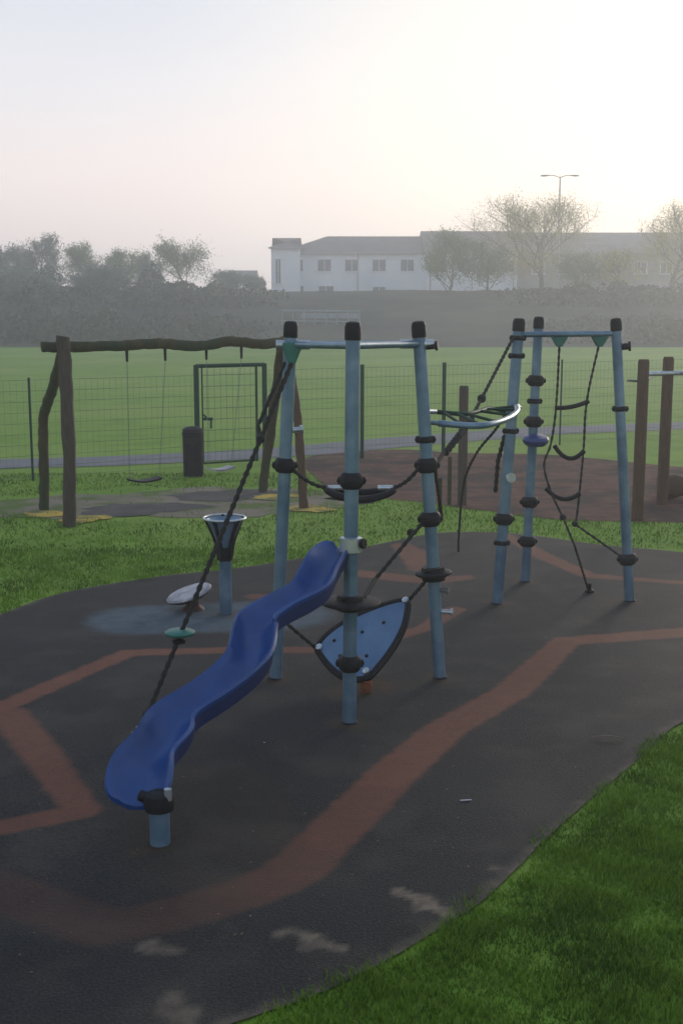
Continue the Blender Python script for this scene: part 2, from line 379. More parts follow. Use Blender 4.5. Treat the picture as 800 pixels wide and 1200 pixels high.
# ---------------------------------------------------------------- grass blades (uncountable)
def inside(px,py,poly):
    n=len(poly); r=np.zeros(len(px),bool); j=n-1
    for i in range(n):
        xi,yi=poly[i]; xj,yj=poly[j]
        c=((yi>py)!=(yj>py))&(px<(xj-xi)*(py-yi)/(yj-yi+1e-12)+xi); r^=c; j=i
    return r
spoly=[(p.x,p.y) for p in surf]
barkpoly=[(q.x,q.y) for q in [G(*p) for p in bark]]
def grass(regs):
    V=[];
    for (x0,x1,y0,y1,dens,h,w) in regs:
        n=int((x1-x0)*(y1-y0)*dens); x=rng.uniform(x0,x1,n); y=rng.uniform(y0,y1,n)
        keep=(np.abs(x)<y*.36+1.0)&(~inside(x+.045*np.sin(y*7.3+x*3)+rng.normal(0,.022,n),y+.035*np.sin(x*9.1)+rng.normal(0,.022,n),spoly))&(~inside(x,y,barkpoly))
        # thin over the worn earth below the swings
        cw=G(195,590); keep&=~((((x-cw.x)/2.6)**2+((y-cw.y)/1.5)**2+.35*np.sin(x*3.1+y*2)*np.sin(y*4.7)<1)&(rng.random(n)<.95))
        x=x[keep];y=y[keep]; n=len(x)
        cl=.72+.42*np.sin(x*8.1+np.sin(y*5.7)*1.7)*np.sin(y*7.3+x*2)+.2*np.sin(x*19+y*7)*np.sin(y*23-x*5)+rng.uniform(-.15,.35,n)
        hh=h*cl*rng.uniform(.55,1.25,n); a=rng.uniform(0,6.283,n); ww=w*rng.uniform(.7,1.3,n)
        la=rng.uniform(0,6.283,n); le=hh*rng.uniform(.1,.9,n)
        dx=np.cos(a)*ww/2; dy=np.sin(a)*ww/2; lx=np.cos(la)*le; ly=np.sin(la)*le
        p=np.empty((n,5,3))
        p[:,0]=np.stack([x-dx,y-dy,0*x],1); p[:,1]=np.stack([x+dx,y+dy,0*x],1)
        p[:,2]=np.stack([x+dx*.7+lx*.35,y+dy*.7+ly*.35,hh*.6],1); p[:,3]=np.stack([x-dx*.7+lx*.35,y-dy*.7+ly*.35,hh*.6],1)
        p[:,4]=np.stack([x+lx,y+ly,hh],1); V.append(p)
    p=np.concatenate(V); n=len(p); me=bpy.data.meshes.new('grass')
    me.vertices.add(n*5); me.vertices.foreach_set('co',p.reshape(-1).astype(np.float32))
    base=(np.arange(n)*5)[:,None]
    loops=np.concatenate([base+np.array([[0,1,2,3]]),base+np.array([[3,2,4]])],1).reshape(-1)
    me.loops.add(n*7); me.loops.foreach_set('vertex_index',loops.astype(np.int32))
    me.polygons.add(n*2)
    st=np.stack([np.arange(n)*7,np.arange(n)*7+4],1).reshape(-1); me.polygons.foreach_set('loop_start',st.astype(np.int32))
    me.update(calc_edges=True); me.validate()
    me.materials.append(M['blade']); o=bpy.data.objects.new('grass',me); col.objects.link(o)
    tag(o,'short green grass growing around the dark play surface','grass',kind='stuff')
grass([(-1.2,3.4,3.9,6.0,9000,.045,.006),(.4,3.8,6.0,8.2,6500,.042,.006),(2.,4.8,8.2,10.2,3000,.042,.007),
       (-6.5,1.5,10,13.5,1500,.045,.010),(-7,7.5,13.5,20,420,.040,.014)])
def scatter_litter():
    m=MB(); r_=random.Random(5)
    k=0
    while k<170:
        px=r_.uniform(-50,850); py=r_.uniform(660,1220); g=G(px,py)
        if not inside(np.array([g.x]),np.array([g.y]),spoly)[0]: continue
        s=r_.uniform(.003,.009); a=r_.uniform(0,6.28); v=[]
        for q in range(5):
            th=a+q*1.256; v.append((g.x+math.cos(th)*s*r_.uniform(.5,1.4),g.y+math.sin(th)*s*r_.uniform(.5,1.4),.019+r_.uniform(0,.004)))
        m.add(v,[(0,1,2,3,4)],0 if r_.random()<.93 else 1); k+=1
    tag(m.build('leaf_litter',[M['drycut'],M['disc_top']],smooth=False),'tiny leaves and grit strewn on the dark play surface','litter',kind='stuff')
scatter_litter()
play_surface()
m=MB(); a=G(545,942); m.tube([a+Vector((-.03,0,.02)),a+Vector((.035,.01,.02))],.006,6,flat=.5); tag(m.build('paper_scrap',M['disc_top']),'small pale scrap lying on dark surface near the right grass edge','litter')
m=MB(); a=G(692,868); b_=G(733,870); m.tube([a+Vector((0,0,.025)),(a+b_)/2+Vector((0,.02,.032)),b_+Vector((0,0,.025))],[.003,.005,.002],6); tag(m.build('twig',M['barkwood']),'thin dark twig lying on play surface by the right grass edge','twig')

# ---------------------------------------------------------------- climbing frame
def at_h(base, top, h, H=2.6):
    return base.lerp(top,h/H)
frame=thing('climbing_frame','blue steel posts with wavy blue slide, ropes, hanging seat and overhead ladder','climbing frame',G(460,790))
HP=2.6
def post_pts(bpx,bpy_,tpx,tpy):
    b=G(bpx,bpy_)
    # top at height HP on the ray of the top pixel, near the post's own distance
    t=W(tpx,tpy,b.y); return b, Vector((t.x,b.y,t.z))
POST={}
def collar(c,axis,r=.085,h=.085,parent=None,name='clamp'):
    m=MB(); ax=Vector(axis).normalized()
    m.lathe(c-ax*h/2,[(.044,0),(r*.74,.0),(r*.92,h*.15),(r,h*.33),(r,h*.47),(r*.96,h*.5),(r,h*.53),(r,h*.67),(r*.92,h*.85),(r*.74,h),(.044,h)],20,ax)
    # lugs with bolts on both sides
    s=Vector((1,0,0)); 
    for k in (-1,1):
        m.tube([c+s*k*(r-.02),c+s*k*(r+.010)],[.030,.024],10)
        m.tube([c+s*k*(r+.008),c+s*k*(r+.016)],.012,6)
    return m.build(name,M['rubber'],parent)
def post(key,bpx,bpy_,tpx,tpy,r=.046):
    b,t=post_pts(bpx,bpy_,tpx,tpy); POST[key]=(b,t); ax=(t-b).normalized()
    m=MB(); m.tube([b-ax*.02,b.lerp(t,.33),b.lerp(t,.66),t-ax*.07],r,24)
    o=m.build('post',M['steel'],frame)
    m=MB(); m.lathe(t-ax*.10,[(r*.7,0),(r*1.10,0),(r*1.14,.015),(r*1.14,.08),(r*.95,.11),(r*.5,.118)],20,ax); m.build('cap',M['rubber'],o)
    m=MB(); m.lathe(b-ax*.01,[(r*1.02,0),(r*1.28,.012),(r*1.28,.022),(r*1.03,.028)],20,ax); m.build('base_collar',M['rubber'],o)
    return o
def pz(key,py):
    """point on a post's axis that shows at photo row py"""
    b,t=POST[key]; lo,hi=0.,1.
    for _ in range(40):
        mid=(lo+hi)/2; p=b.lerp(t,mid)
        d=p-Vector((0,0,HC)); yc=d.y*math.sin(P)+d.z*math.cos(P); zc=d.y*math.cos(P)-d.z*math.sin(P)
        if 600-F*yc/zc>py: lo=mid
        else: hi=mid
    return b.lerp(t,(lo+hi)/2), (t-b).normalized()
oA=post('A',323,796,341,379); oB=post('B',409,848,413.5,380); oC=post('C',515,795,490,379)
oD=post('D',582,708,608,375,.050); oE=post('E',615,682,631,373); oF=post('F',737,705,721,375)
for key,o,rows in [('A',oA,[545]),('B',oB,[563,777]),('C',oC,[545,608]),('D',oD,[608]),('E',oE,[446,494,588,634]),('F',oF,[655])]:
    for y in rows:
        c,ax=pz(key,y); collar(c,ax,.078 if key in 'ABC' else .084,.105,o)
for key,o,rows in [('D',oD,[417,396,636]),('C',oC,[515]),('E',oE,[470]),('F',oF,[479]),('D',oD,[505])]:
    for y in rows:
        c,ax=pz(key,y); collar(c,ax,.060,.05,o,'band_clamp')
def step_disc(key,o,y,rr,m_,side=0):
    c,ax=pz(key,y); m=MB()
    m.lathe(c-ax*.05,[(.054,0),(.085,0),(.09,.03),(rr*.9,.038),(rr,.048),(rr,.058),(rr*.92,.066),(.09,.07),(.085,.10),(.054,.10)],28,ax); m.build('step_disc',m_,o)
step_disc('B',oB,706,.20,M['rubber']); step_disc('C',oC,672,.135,M['rubber'])
c,ax=pz('E',514); m=MB(); c=c+Vector((.01,-.10,0)); m.lathe(c-Vector((0,0,.06)),[(.05,0),(.10,.012),(.125,.04),(.13,.07),(.115,.095),(.05,.105)],28,(0,-.15,1)); m.build('step_disc',M['disc_blue'],oE)
# pegs
def peg(key,o,y,dx,L=.11,m_='rubber',r=.022,name='peg'):
    c,ax=pz(key,y); d=Vector(dx).normalized(); m=MB()
    m.tube([c+d*.045,c+d*(.05+L)],r,12); m.tube([c+d*(.05+L),c+d*(.07+L)],r*1.5,12); m.build(name,M[m_],o)
peg('C',oC,407,(1,-.2,.1),.06); peg('F',oF,407,(1,-.2,.1),.05,r=.03); peg('D',oD,558,(.2,-1,0),.05,'steel_bright',.03)
peg('C',oC,691,(1,-.3,0),.04,'postgrey',.018); peg('C',oC,716,(1,-.3,0),.06,'steel_bright',.018)
peg('A',oA,505,(1,.2,.1),.05,'steel_bright',.02); peg('B',oB,636,(1,-.5,0),.03)
# top triangle A-B-C
def bar(p,q,r,name,mt,parent=frame,mid=None):
    m=MB(); pts=[p,q] if mid is None else catmull([p,mid,q],8); m.tube(pts,r,14)
    return m.build(name,M[mt],parent)
def rowpt(key,y): return pz(key,y)[0]
a,b_,c=rowpt('A',404),rowpt('B',405),rowpt('C',403)
o=bar(a-Vector((.05,0,0)),c+Vector((.05,0,0)),.026,'top_bar','steel')
for s_,p in ((-1,a),(1,c)):
    m=MB(); m.tube([p+Vector((s_*.10,0,.0)),p-Vector((s_*.14,0,0))],.034,14); m.build('sleeve',M['steel_bright'],o)
bar(a,b_,.024,'top_bar','steel'); bar(b_,c,.024,'top_bar','steel')
d,e,f_=rowpt('D',392),rowpt('E',392),rowpt('F',391)
bar(d,f_,.026,'top_bar','steel'); bar(d,e,.024,'top_bar','steel'); bar(e,f_,.024,'top_bar','steel')
# ropes
def rope(pts,r=.013,name='rope',sag=0,knots=()):
    m=MB(); pts=[Vector(p) for p in pts]
    if sag:
        out=[]; a,b2=pts
        for i in range(13):
            t=i/12; p=a.lerp(b2,t); p.z-=sag*4*t*(1-t); out.append(p)
        pts=out
    # slightly twisted look: radius pulsing
    dense=[]; 
    for i in range(len(pts)-1):
        n=max(1,int((pts[i+1]-pts[i]).length/.03))
        for j in range(n): dense.append(pts[i].lerp(pts[i+1],j/n))
    dense.append(pts[-1]); m.tube(dense,[r*(1+.24*((i%2)*2-1)) for i in range(len(dense))],8)
    for k,kr in knots:
        m.lathe(Vector(k)-Vector((0,0,kr)),[(kr*.4,0),(kr,kr*.5),(kr,kr*1.5),(kr*.4,kr*2)],12)
    return m.build(name,M['rope'],frame)
def green_holder(c,w=.075,h=.12):
    m=MB(); c=Vector(c)
    n=[(-w,h*.45),(w,h*.45),(w*1.05,h*.2),(w*.35,-h*.55),(-w*.35,-h*.55),(-w*1.05,h*.2)]
    vs=[c+Vector((x,-.035,z)) for x,z in n]+[c+Vector((x,.035,z)) for x,z in n]
    m.add(vs,[(0,1,2,3,4,5),(11,10,9,8,7,6)]+[(i,i+6,(i+1)%6+6,(i+1)%6) for i in range(6)])
    return m.build('rope_holder',M['green'],frame,smooth=False,bevel=.008)
# long climbing rope down the left
pA=rowpt('A',412)+Vector((.02,-.10,0)); green_holder(pA,.065,.15)
end=G(163,862)
r0=pA+Vector((0,-.02,-.07))
def onrope(t): return r0.lerp(end,t)
def rope_param_for(py):
    lo,hi=0,1
    for _ in range(30):
        mid=(lo+hi)/2; p=onrope(mid); dd=p-Vector((0,0,HC)); yc=dd.y*math.sin(P)+dd.z*math.cos(P); zc=dd.y*math.cos(P)-dd.z*math.sin(P)
        if 600-F*yc/zc<py: lo=mid
        else: hi=mid
    return lo
k1=onrope(rope_param_for(748)); k2=onrope(rope_param_for(838)); k3=onrope(rope_param_for(514))
rope([r0,k3,k1,k2,end],.016,knots=[(k2,.035),(k3,.03)])
rope([r0+Vector((-.05,0,0)),onrope(.18)+Vector((-.055,0,0)),k3+Vector((-.005,0,0))],.013)
m=MB(); dr=(end-r0).normalized(); m.lathe(k1-dr*.02,[(.02,0),(.085,.004),(.10,.014),(.10,.024),(.085,.034),(.02,.04)],24,(0,0,1)); m.build('foot_disc',M['green'],frame)
m=MB(); m.lathe(k1-Vector((0,0,.03)),[(.02,0),(.045,.0),(.045,.02),(.02,.03)],16); m.build('stopper',M['rubber'],frame)
m=MB(); m.lathe(end,[(.05,0),(.05,.02),(.02,.03),(.02,.06)],16); m.build('ground_anchor',M['postgrey'],frame)
# hanging oval seat between A and C
sa=rowpt('A',548)+Vector((.05,-.03,0)); scp=rowpt('C',545)+Vector((-.05,-.03,0))
sy=(sa.y+scp.y)/2; cen=W(422,581,sy+.05)
rx=W(461,581,cen.y).x-cen.x; m=MB(); ring=[]
for i in range(40):
    th=2*math.pi*i/40; ring.append(cen+Vector((rx*math.cos(th),.17*math.sin(th),.045*math.cos(th)**2-.0)))
m.tube(ring,.026,10,closed=True); seat=m.build('ring_seat',M['rubber'],frame)
m=MB(); v=[];fq=[]
for i in range(17):
    u=-1+2*i/16
    for j in range(7):
        w_=-1+2*j/6; s_=math.sqrt(max(0,1-u*u*.96))
        v.append(cen+Vector((rx*u*.97,.165*w_*s_,-.055*(1-u*u)*(1-.3*w_*w_)+.04*u*u)))
for i in range(16):
    for j in range(6):
        a_=i*7+j; fq.append((a_,a_+1,a_+8,a_+7))
m.add(v,fq); m.build('seat_mesh',M['rubber'],seat)
for s_ in (-1,1):
    m=MB(); q=cen+Vector((s_*rx*.97,-.02,.05)); m.tube([q-Vector((s_*.11,0,-.012)),q+Vector((0,0,.012))],.020,10); m.build('shackle',M['steel_bright'],seat)
rope([sa,cen+Vector((-rx,0,.06))],.014,sag=.03); rope([scp,cen+Vector((rx,0,.06))],.014,sag=.03)
# rope C -> B plate
rope([rowpt('C',612)+Vector((-.06,-.03,0)),W(440,678,8.3),rowpt('B',704)+Vector((.09,.06,.0))],.014,knots=[(W(481,624,8.65),.028)])
# ---- rope ladder in the right bay
gl=rowpt('E',392).lerp(f_,.25); 
hy=11.45
h1=W(655,398,hy); h2=W(702,398,hy); green_holder(h1); green_holder(h2)
L1=[W(655,405,hy),W(651,478,hy-.05),W(645,520,hy-.1),W(637,545,hy-.15),W(645,576,hy-.2),W(659,606,hy-.3)]
L2=[W(701,405,hy),W(687,470,hy-.05),W(683,530,hy-.1),W(676,600,hy-.2),W(673,614,hy-.3)]
anch=G(690,695)
rope(catmull(L1,5)+[W(673,640,hy-.5),anch],.011,'ladder_rope',knots=[(L1[-1],.03)])
rope(catmull(L2,5)+[rowpt('F',652)+Vector((-.06,0,0))],.011,'ladder_rope',knots=[(L2[-1],.028),(L2[2],.02)])
m=MB(); m.lathe(anch,[(.045,0),(.045,.03),(.02,.04),(.018,.10)],14); m.build('ground_anchor',M['rubber'],frame)
def rung(p,q,sag):
    pts=[]; 
    for i in range(9):
        t=i/8; s_=p.lerp(q,t); s_.z-=sag*4*t*(1-t); pts.append(s_)
    m=MB(); m.tube(pts,.022,10); m.build('ladder_rung',M['rubber'],frame)
rung(L1[1],L2[1]+Vector((.02,0,0)),.02); rung(W(649,522,hy-.1),W(684,528,hy-.1),.10); rung(W(639,572,hy-.2),W(679,578,hy-.2),.08)
# ---- overhead curved ladder C -> D
zR=1.9
near=catmull([Vector((.70,8.66,1.90)),Vector((.93,8.68,1.88)),Vector((1.09,8.78,1.88)),Vector((1.30,9.3,1.88)),Vector((1.46,9.95,1.88)),Vector((1.55,10.6,1.87)),rowpt('D',478)+Vector((.06,0,0))],5)
farr=catmull([Vector((.73,9.3,1.93)),Vector((.85,9.28,1.92)),Vector((.98,9.35,1.91)),Vector((1.15,9.8,1.9)),Vector((1.28,10.3,1.88)),rowpt('D',482)+Vector((-.07,0,0))],5)
lad=MB(); lad.tube(near,.024,12); lad=lad.build('ladder_rail',M['steel'],frame)
m=MB(); m.tube(farr,.018,12); m.build('ladder_rail',M['fencegreen'],frame)
for i in range(1,7):
    t=i/7; p=near[int(t*(len(near)-1))]; q=farr[int(t*(len(farr)-1))]
    m=MB(); m.tube([p,q],.012,8); m.build('overhead_rung',M['fencegreen'],frame)
m=MB(); m.tube([rowpt('C',494),near[0]],.018,10); m.tube([rowpt('C',482),farr[0]],.020,10); m.build('ladder_bracket',M['steel'],frame)
# diagonal ropes
rope([rowpt('D',397)+Vector((-.05,-.02,0)),W(564,467,10.2),W(553,487,9.9),W(520,530,9.1),rowpt('C',546)+Vector((.06,0,0))],.014,knots=[(W(564,467,10.2),.036)])
g2=Vector((1.34,13.4,0)); s0=rowpt('D',486)+Vector((-.06,0,0))
rope(catmull([s0,W(579,505,11.2),W(560,528,11.5),W(546,556,11.9),W(540,590,12.5),W(537,632,13.3)],6),.013)
m=MB(); q=W(537,632,13.3); m.tube([q,Vector((q.x,q.y,0))],.014,8); m.build('ground_anchor',M['rubber'],frame)
rope([W(553,490,9.9),W(537,512,9.3),W(522,531,9.1)],.022)
m=MB(); pts=[rowpt('C',548)+Vector((.06,.02,0)),W(511,562,9.2),W(517,604,9.6)]; rope(pts,.013)
rope([rowpt('D',510)+Vector((-.05,0,0)),W(583,540,11.0),W(580,577,11.0)],.02)
# ---- suspended board
bt=G(1,1); 
tipP=W(479,704,8.75); lefP=W(371,762,8.62); botP=W(430,796,8.22)
outl=[(479,703,8.76),(479,716,8.7),(475,733,8.62),(466,752,8.52),(455,769,8.42),(443,784,8.32),(432,795,8.24),(418,798,8.22),(400,794,8.27),(385,783,8.38),(374,769,8.52),(370,760,8.6),(378,748,8.66),(395,734,8.72),(418,721,8.76),(445,710,8.78),(465,704,8.78)]
# project to the plane through the three corners
nrm=(lefP-tipP).cross(botP-tipP).normalized()
if nrm.y>0: nrm=-nrm
def onplane(px,py):
    d_=ray(px,py); o_=Vector((0,0,HC)); t=(tipP-o_).dot(nrm)/d_.dot(nrm); return o_+d_*t
bp=[onplane(x,y) for x,y,_ in outl]; bp=catmull(bp,4,True)
m=MB(); n=len(bp); cc=sum(bp,Vector())/n
inn=[cc+(p-cc)*.93 for p in bp]
vs=[p+nrm*.012 for p in inn]+[p-nrm*.012 for p in inn]
m.add(vs,[tuple(range(n)),tuple(reversed(range(n,2*n)))]+[(i,(i+1)%n,(i+1)%n+n,i+n) for i in range(n)])
brd=m.build('wobble_board',M['board'],frame,smooth=False)
m=MB(); m.tube([cc+(p-cc)*.965 for p in bp],.026,8,closed=True); m.build('rubber_edge',M['rubber'],brd)
for (x,y) in ((450,731),(430,770),(425,742),(399,770),(392,752)):
    m=MB(); q=onplane(x,y); m.lathe(q+nrm*.010,[(.014,0),(.014,.008),(.008,.012)],12,nrm); m.build('bolt',M['rubber'],brd)
for q in (onplane(476,706),onplane(375,761),onplane(430,789)):
    m=MB(); m.lathe(q+nrm*.02,[(.026,0),(.026,.016),(.012,.026)],12,nrm); m.build('corner_fitting',M['steel_bright'],brd)
rope([rowpt('C',676)+Vector((-.04,-.03,0)),onplane(479,703)],.014)
rope([onplane(371,760),rowpt('A',728)+Vector((.05,-.02,0))],.014)
gq=onplane(429,793); m=MB()
hel=[]; 
for i in range(60):
    th=i*.62; hel.append(Vector((gq.x+.032*math.cos(th),gq.y+.032*math.sin(th),gq.z-.02-(gq.z-.02)*i/59)))
m.tube(hel,.010,6); m.build('spring',M['rust'],frame)
# ---- slide
ctr_px=[(401,640),(388,654),(374,678),(361,700),(331,718),(308,735),(300,750),(291,777),(273,799),(246,822),(211,847),(196,870),(178,892),(167,913),(160,938)]
cl=[]
for (x,y) in ctr_px:
    k=(600-y)/F; d_=ray(x,y); s_=-d_.z/d_.y
    Y=5.207/(s_+.4757)
    cl.append(W(x,y,Y)+Vector((0,0,0)))
# shape the fall: gentle humps follow the bends
cl=catmull(cl,9); N_=len(cl)
cl=[Vector((p.x+0,p.y,p.z)) for p in cl]
base_=[sum(cl[max(0,i-26):i+27],Vector())/len(cl[max(0,i-26):i+27]) for i in range(N_)]
for i in range(N_):
    q_=max(0,1-abs(i/(N_-1)-.5)/.5)**.6; cl[i]=cl[i]+Vector((cl[i].x-base_[i].x,0,(cl[i].z-base_[i].z)*.6))*.36*q_
cl=[(cl[max(i-2,0)]+cl[max(i-1,0)]+cl[i]+cl[min(i+1,N_-1)]+cl[min(i+2,N_-1)])/5 for i in range(N_)]
m=MB(); v=[];fs=[]; K=15; half=.165
prof_in=[]; 
for j in range(K):
    u=-1+2*j/(K-1); prof_in.append((u, (abs(u)**2.3)*.125))
secs=[]
for i,p in enumerate(cl):
    t=(cl[min(i+2,N_-1)]-cl[max(i-2,0)]).normalized(); side=t.cross(Vector((0,0,1))).normalized(); up=side.cross(t).normalized()
    e=i/(N_-1); wdt=.106+.042*e**1.5; dz=0; wall=1.0
    if e>.84:
        q_=(e-.84)/.16; wall=1-.62*q_**1.3; dz=.018*math.sin(q_*math.pi)-.012*q_**3; wdt*=math.sqrt(max(.0,1-q_**8*.62))*(1+.10*math.sin(q_*math.pi))
    if e<.10:
        q_=1-e/.10; wall=1-.5*q_; wdt*=math.sqrt(1-q_**4*.7)
    ring=[]
    for (u,h) in prof_in: ring.append(p+side*u*wdt+up*(h*wall-.035+dz))
    w0=dz-.066*(1-wall)
    # rolled rim and the underside, coming back
    tp=.125*wall-.035+dz
    for sg in (1,-1):
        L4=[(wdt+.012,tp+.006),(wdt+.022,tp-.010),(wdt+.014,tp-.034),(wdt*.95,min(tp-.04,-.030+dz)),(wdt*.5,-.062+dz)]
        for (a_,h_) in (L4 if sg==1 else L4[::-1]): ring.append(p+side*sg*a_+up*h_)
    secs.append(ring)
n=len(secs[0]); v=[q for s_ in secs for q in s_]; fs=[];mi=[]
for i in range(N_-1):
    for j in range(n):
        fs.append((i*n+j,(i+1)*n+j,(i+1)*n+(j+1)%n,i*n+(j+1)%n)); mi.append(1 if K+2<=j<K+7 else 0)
fs.append(tuple(range(n))); mi.append(0); fs.append(tuple(reversed(range((N_-1)*n,N_*n)))); mi.append(0)
o_=len(m.v); m.v+= [tuple(q) for q in v]; m.f+=fs; m.m+=mi
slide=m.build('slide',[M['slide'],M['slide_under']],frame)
# rounded end lip of the slide
pe=cl[-1]; te=(cl[-1]-cl[-4]).normalized()
# lower post
sp=G(188,990); ph=.235
m=MB(); m.tube([sp-Vector((0,0,.02)),Vector((sp.x,sp.y,ph))],.052,24); o=m.build('slide_post',M['steel'],frame)
m=MB(); m.lathe(Vector((sp.x,sp.y,ph-.05)),[(.05,0),(.075,.01),(.08,.05),(.07,.09),(.05,.10)],20); m.tube([Vector((sp.x+.02,sp.y-.02,ph)),Vector((sp.x-.10,sp.y+.03,ph+.02))],.03,10); m.build('bracket',M['rubber'],o)
m=MB(); m.tube([Vector((sp.x+.05,sp.y-.03,ph+.02)),Vector((sp.x+.05,sp.y-.03,ph+.08))],.02,10); m.build('bolt',M['steel_bright'],o)
c,ax=pz('B',638); m=MB(); m.lathe(c-ax*.05,[(.053,0),(.072,.005),(.072,.095),(.053,.10)],20,ax); m.tube([c,cl[2]-Vector((0,0,.02))],.03,10); m.build('slide_bracket',M['steel_bright'],oB)

# ---------------------------------------------------------------- spinner bowl on post
b=G(265,720); sp_=thing('spinner_bowl','steel rimmed bowl on slim blue post beside white tilted disc','play spinner',b)
m=MB(); m.tube([b,b+Vector((0,0,.55))],.056,20); m.build('post',M['steel'],sp_)
m=MB(); m.tube([b+Vector((0,0,.50)),b+Vector((0,0,.70))],[.058,.064],20); m.build('sleeve',M['rubber'],sp_)
zt=.885; rim=[b+Vector((.185*math.cos(t*math.pi/18),.185*math.sin(t*math.pi/18),zt)) for t in range(36)]
m=MB(); m.tube(rim,.011,10,closed=True); m.build('rim',M['steel_bright'],sp_)
m=MB()
prof=[(.055,.60),(.085,.70),(.125,.80),(.165,.875),(.155,.875),(.11,.80),(.07,.72),(.03,.70)]
m.lathe(b,prof,28); m.build('bowl',M['steel'],sp_)
for k in range(5):
    th=k*2*math.pi/5+.5; dv=Vector((math.cos(th),math.sin(th),0)); m=MB()
    m.tube(catmull([b+dv*.055+Vector((0,0,.50)),b+dv*.085+Vector((0,0,.66)),b+dv*.14+Vector((0,0,.80)),b+dv*.185+Vector((0,0,.885))],4),.016,8); m.build('strut',M['rubber'],sp_)
# tilted disc
b=G(222,716); ds=thing('spinning_disc','tilted pale worn disc on short brown red stem','play disc',b)
axd=Vector((-.30,-.10,1)).normalized(); c=b+Vector((0,.03,.15))
m=MB(); m.lathe(c,[(.03,-.03),(.13,-.025),(.21,0),(.215,.012),(.20,.026),(.10,.034),(.02,.036)],36,axd); m.build('disc_top',M['disc_top'],ds)
m=MB(); m.lathe(c-axd*.035,[(.05,-.02),(.17,.006),(.205,.024),(.20,.030),(.05,.01)],32,axd); m.build('under_rim',M['rubber'],ds)
m=MB(); m.lathe(b+Vector((.03,.03,0)),[(.11,0),(.10,.02),(.06,.05),(.055,.13)],24); m.build('stem',M['brownred'],ds)

# ---------------------------------------------------------------- swing frame
sw=thing('log_swing_set','rustic bent log frame with long mossy beam, carrying two swings','swing frame',G(82,617))
def logtube(pts,r,mt,name,parent,seed=0):
    r_=random.Random(seed); pts=catmull(pts,7); m=MB()
    pts=[p+Vector((r_.uniform(-1,1),r_.uniform(-1,1),r_.uniform(-1,1)))*r*.09 for p in pts]
    m.tube(pts,[r*r_.uniform(.92,1.07) for _ in pts],14); return m.build(name,M[mt],parent)
f1=G(82,617); r1=G(52,598); f2=G(356,596); r2=G(308,577)
def leg(front,pts,Ys,r,mt,seed): return logtube([W(x,y,Y) for (x,y),Y in zip(pts,Ys)],r,mt,'leg',sw,seed)
logtube([f1,W(81,520,f1.y+.05),W(77,440,f1.y+.1),W(74,394,f1.y+.15)],.085,'woodgrey','leg',sw,1)
logtube([r1,W(52,545,r1.y),W(51,492,r1.y-.05),W(62,455,r1.y-.5),W(74,412,f1.y+.33)],.07,'wooddark','leg',sw,2)
logtube([f2,W(352,530,f2.y+.05),W(346,472,f2.y+.15),W(334,408,f2.y+.4)],.062,'woodbrown','leg',sw,3)
logtube([r2,W(311,545,r2.y),W(318,500,r2.y-.2),W(330,408,f2.y+.45)],.07,'wooddark','leg',sw,4)
bA=W(49,407,f1.y+.2); bB=W(338,401,f2.y+.45)
bpts=[bA.lerp(bB,t) for t in (0,.12,.3,.45,.6,.75,.88,1)]
for i,dz in enumerate([0,.0,-.0,.02,-.03,.03,-.02,.03]): bpts[i].z+=dz
logtube(bpts,.068,'wooddark','beam',sw,5)
def swing(x1,x2,yseat,label,seatm,xs1,xs2):
    t1=(x1-49)/(338-49); t2=(x2-49)/(338-49)
    p1=bA.lerp(bB,t1)-Vector((0,0,.09)); p2=bA.lerp(bB,t2)-Vector((0,0,.09))
    th=thing('swing',label,'swing',Vector(((p1.x+p2.x)/2,(p1.y+p2.y)/2,0)),'swings hanging from the log beam')
    s1=W(xs1,yseat,p1.y); s2=W(xs2,yseat,p2.y)
    m=MB(); cen=(s1+s2)/2; d_=(s2-s1); L_=d_.length; rot=Matrix.Rotation(math.atan2(d_.y,d_.x),3,'Z')
    pts=[]; 
    for i in range(9):
        u=-1+i/4; pts.append((u*L_/2,-.03*(1-u*u)))
    vs=[];fq=[]
    for (x,z) in pts:
        for (yy,zz) in ((-.09,0),(.09,0),(.09,-.025),(-.09,-.025)): vs.append(cen+rot@Vector((x,yy,z+zz)))
    for i in range(8):
        for j in range(4): fq.append((i*4+j,i*4+(j+1)%4,i*4+4+(j+1)%4,i*4+4+j))
    fq+=[(3,2,1,0),(32,33,34,35)]
    m.add(vs,fq); m.build('seat',seatm,th,smooth=False)
    for p,s_ in ((p1,s1),(p2,s2)):
        m=MB(); m.tube([p+Vector((0,0,.05)),p-Vector((0,0,.12))],[.022,.016],8); m.build('hanger',M['rubber'],th)
        m=MB(); q=p-Vector((0,0,.10)); n_=60
        dd=(s_-q)
        for i in range(n_):
            a0=q+dd*(i/n_); a1=q+dd*((i+1.25)/n_); w_=Vector((.010,0,0)) if i%2 else Vector((0,.010,0))
            m.tube([a0+w_*.7,a1+w_*.7],.0018,4,cap=False); m.tube([a0-w_*.7,a1-w_*.7],.0018,4,cap=False)
        m.build('chain',M['postgrey'],th)
    return th
swing(142,186,560,'left swing with dark flat seat hanging from log beam',M['rubber'],152,187)
swing(235,278,547,'right swing with pale seat hanging in front of the gate',M['disc_top'],244,271)

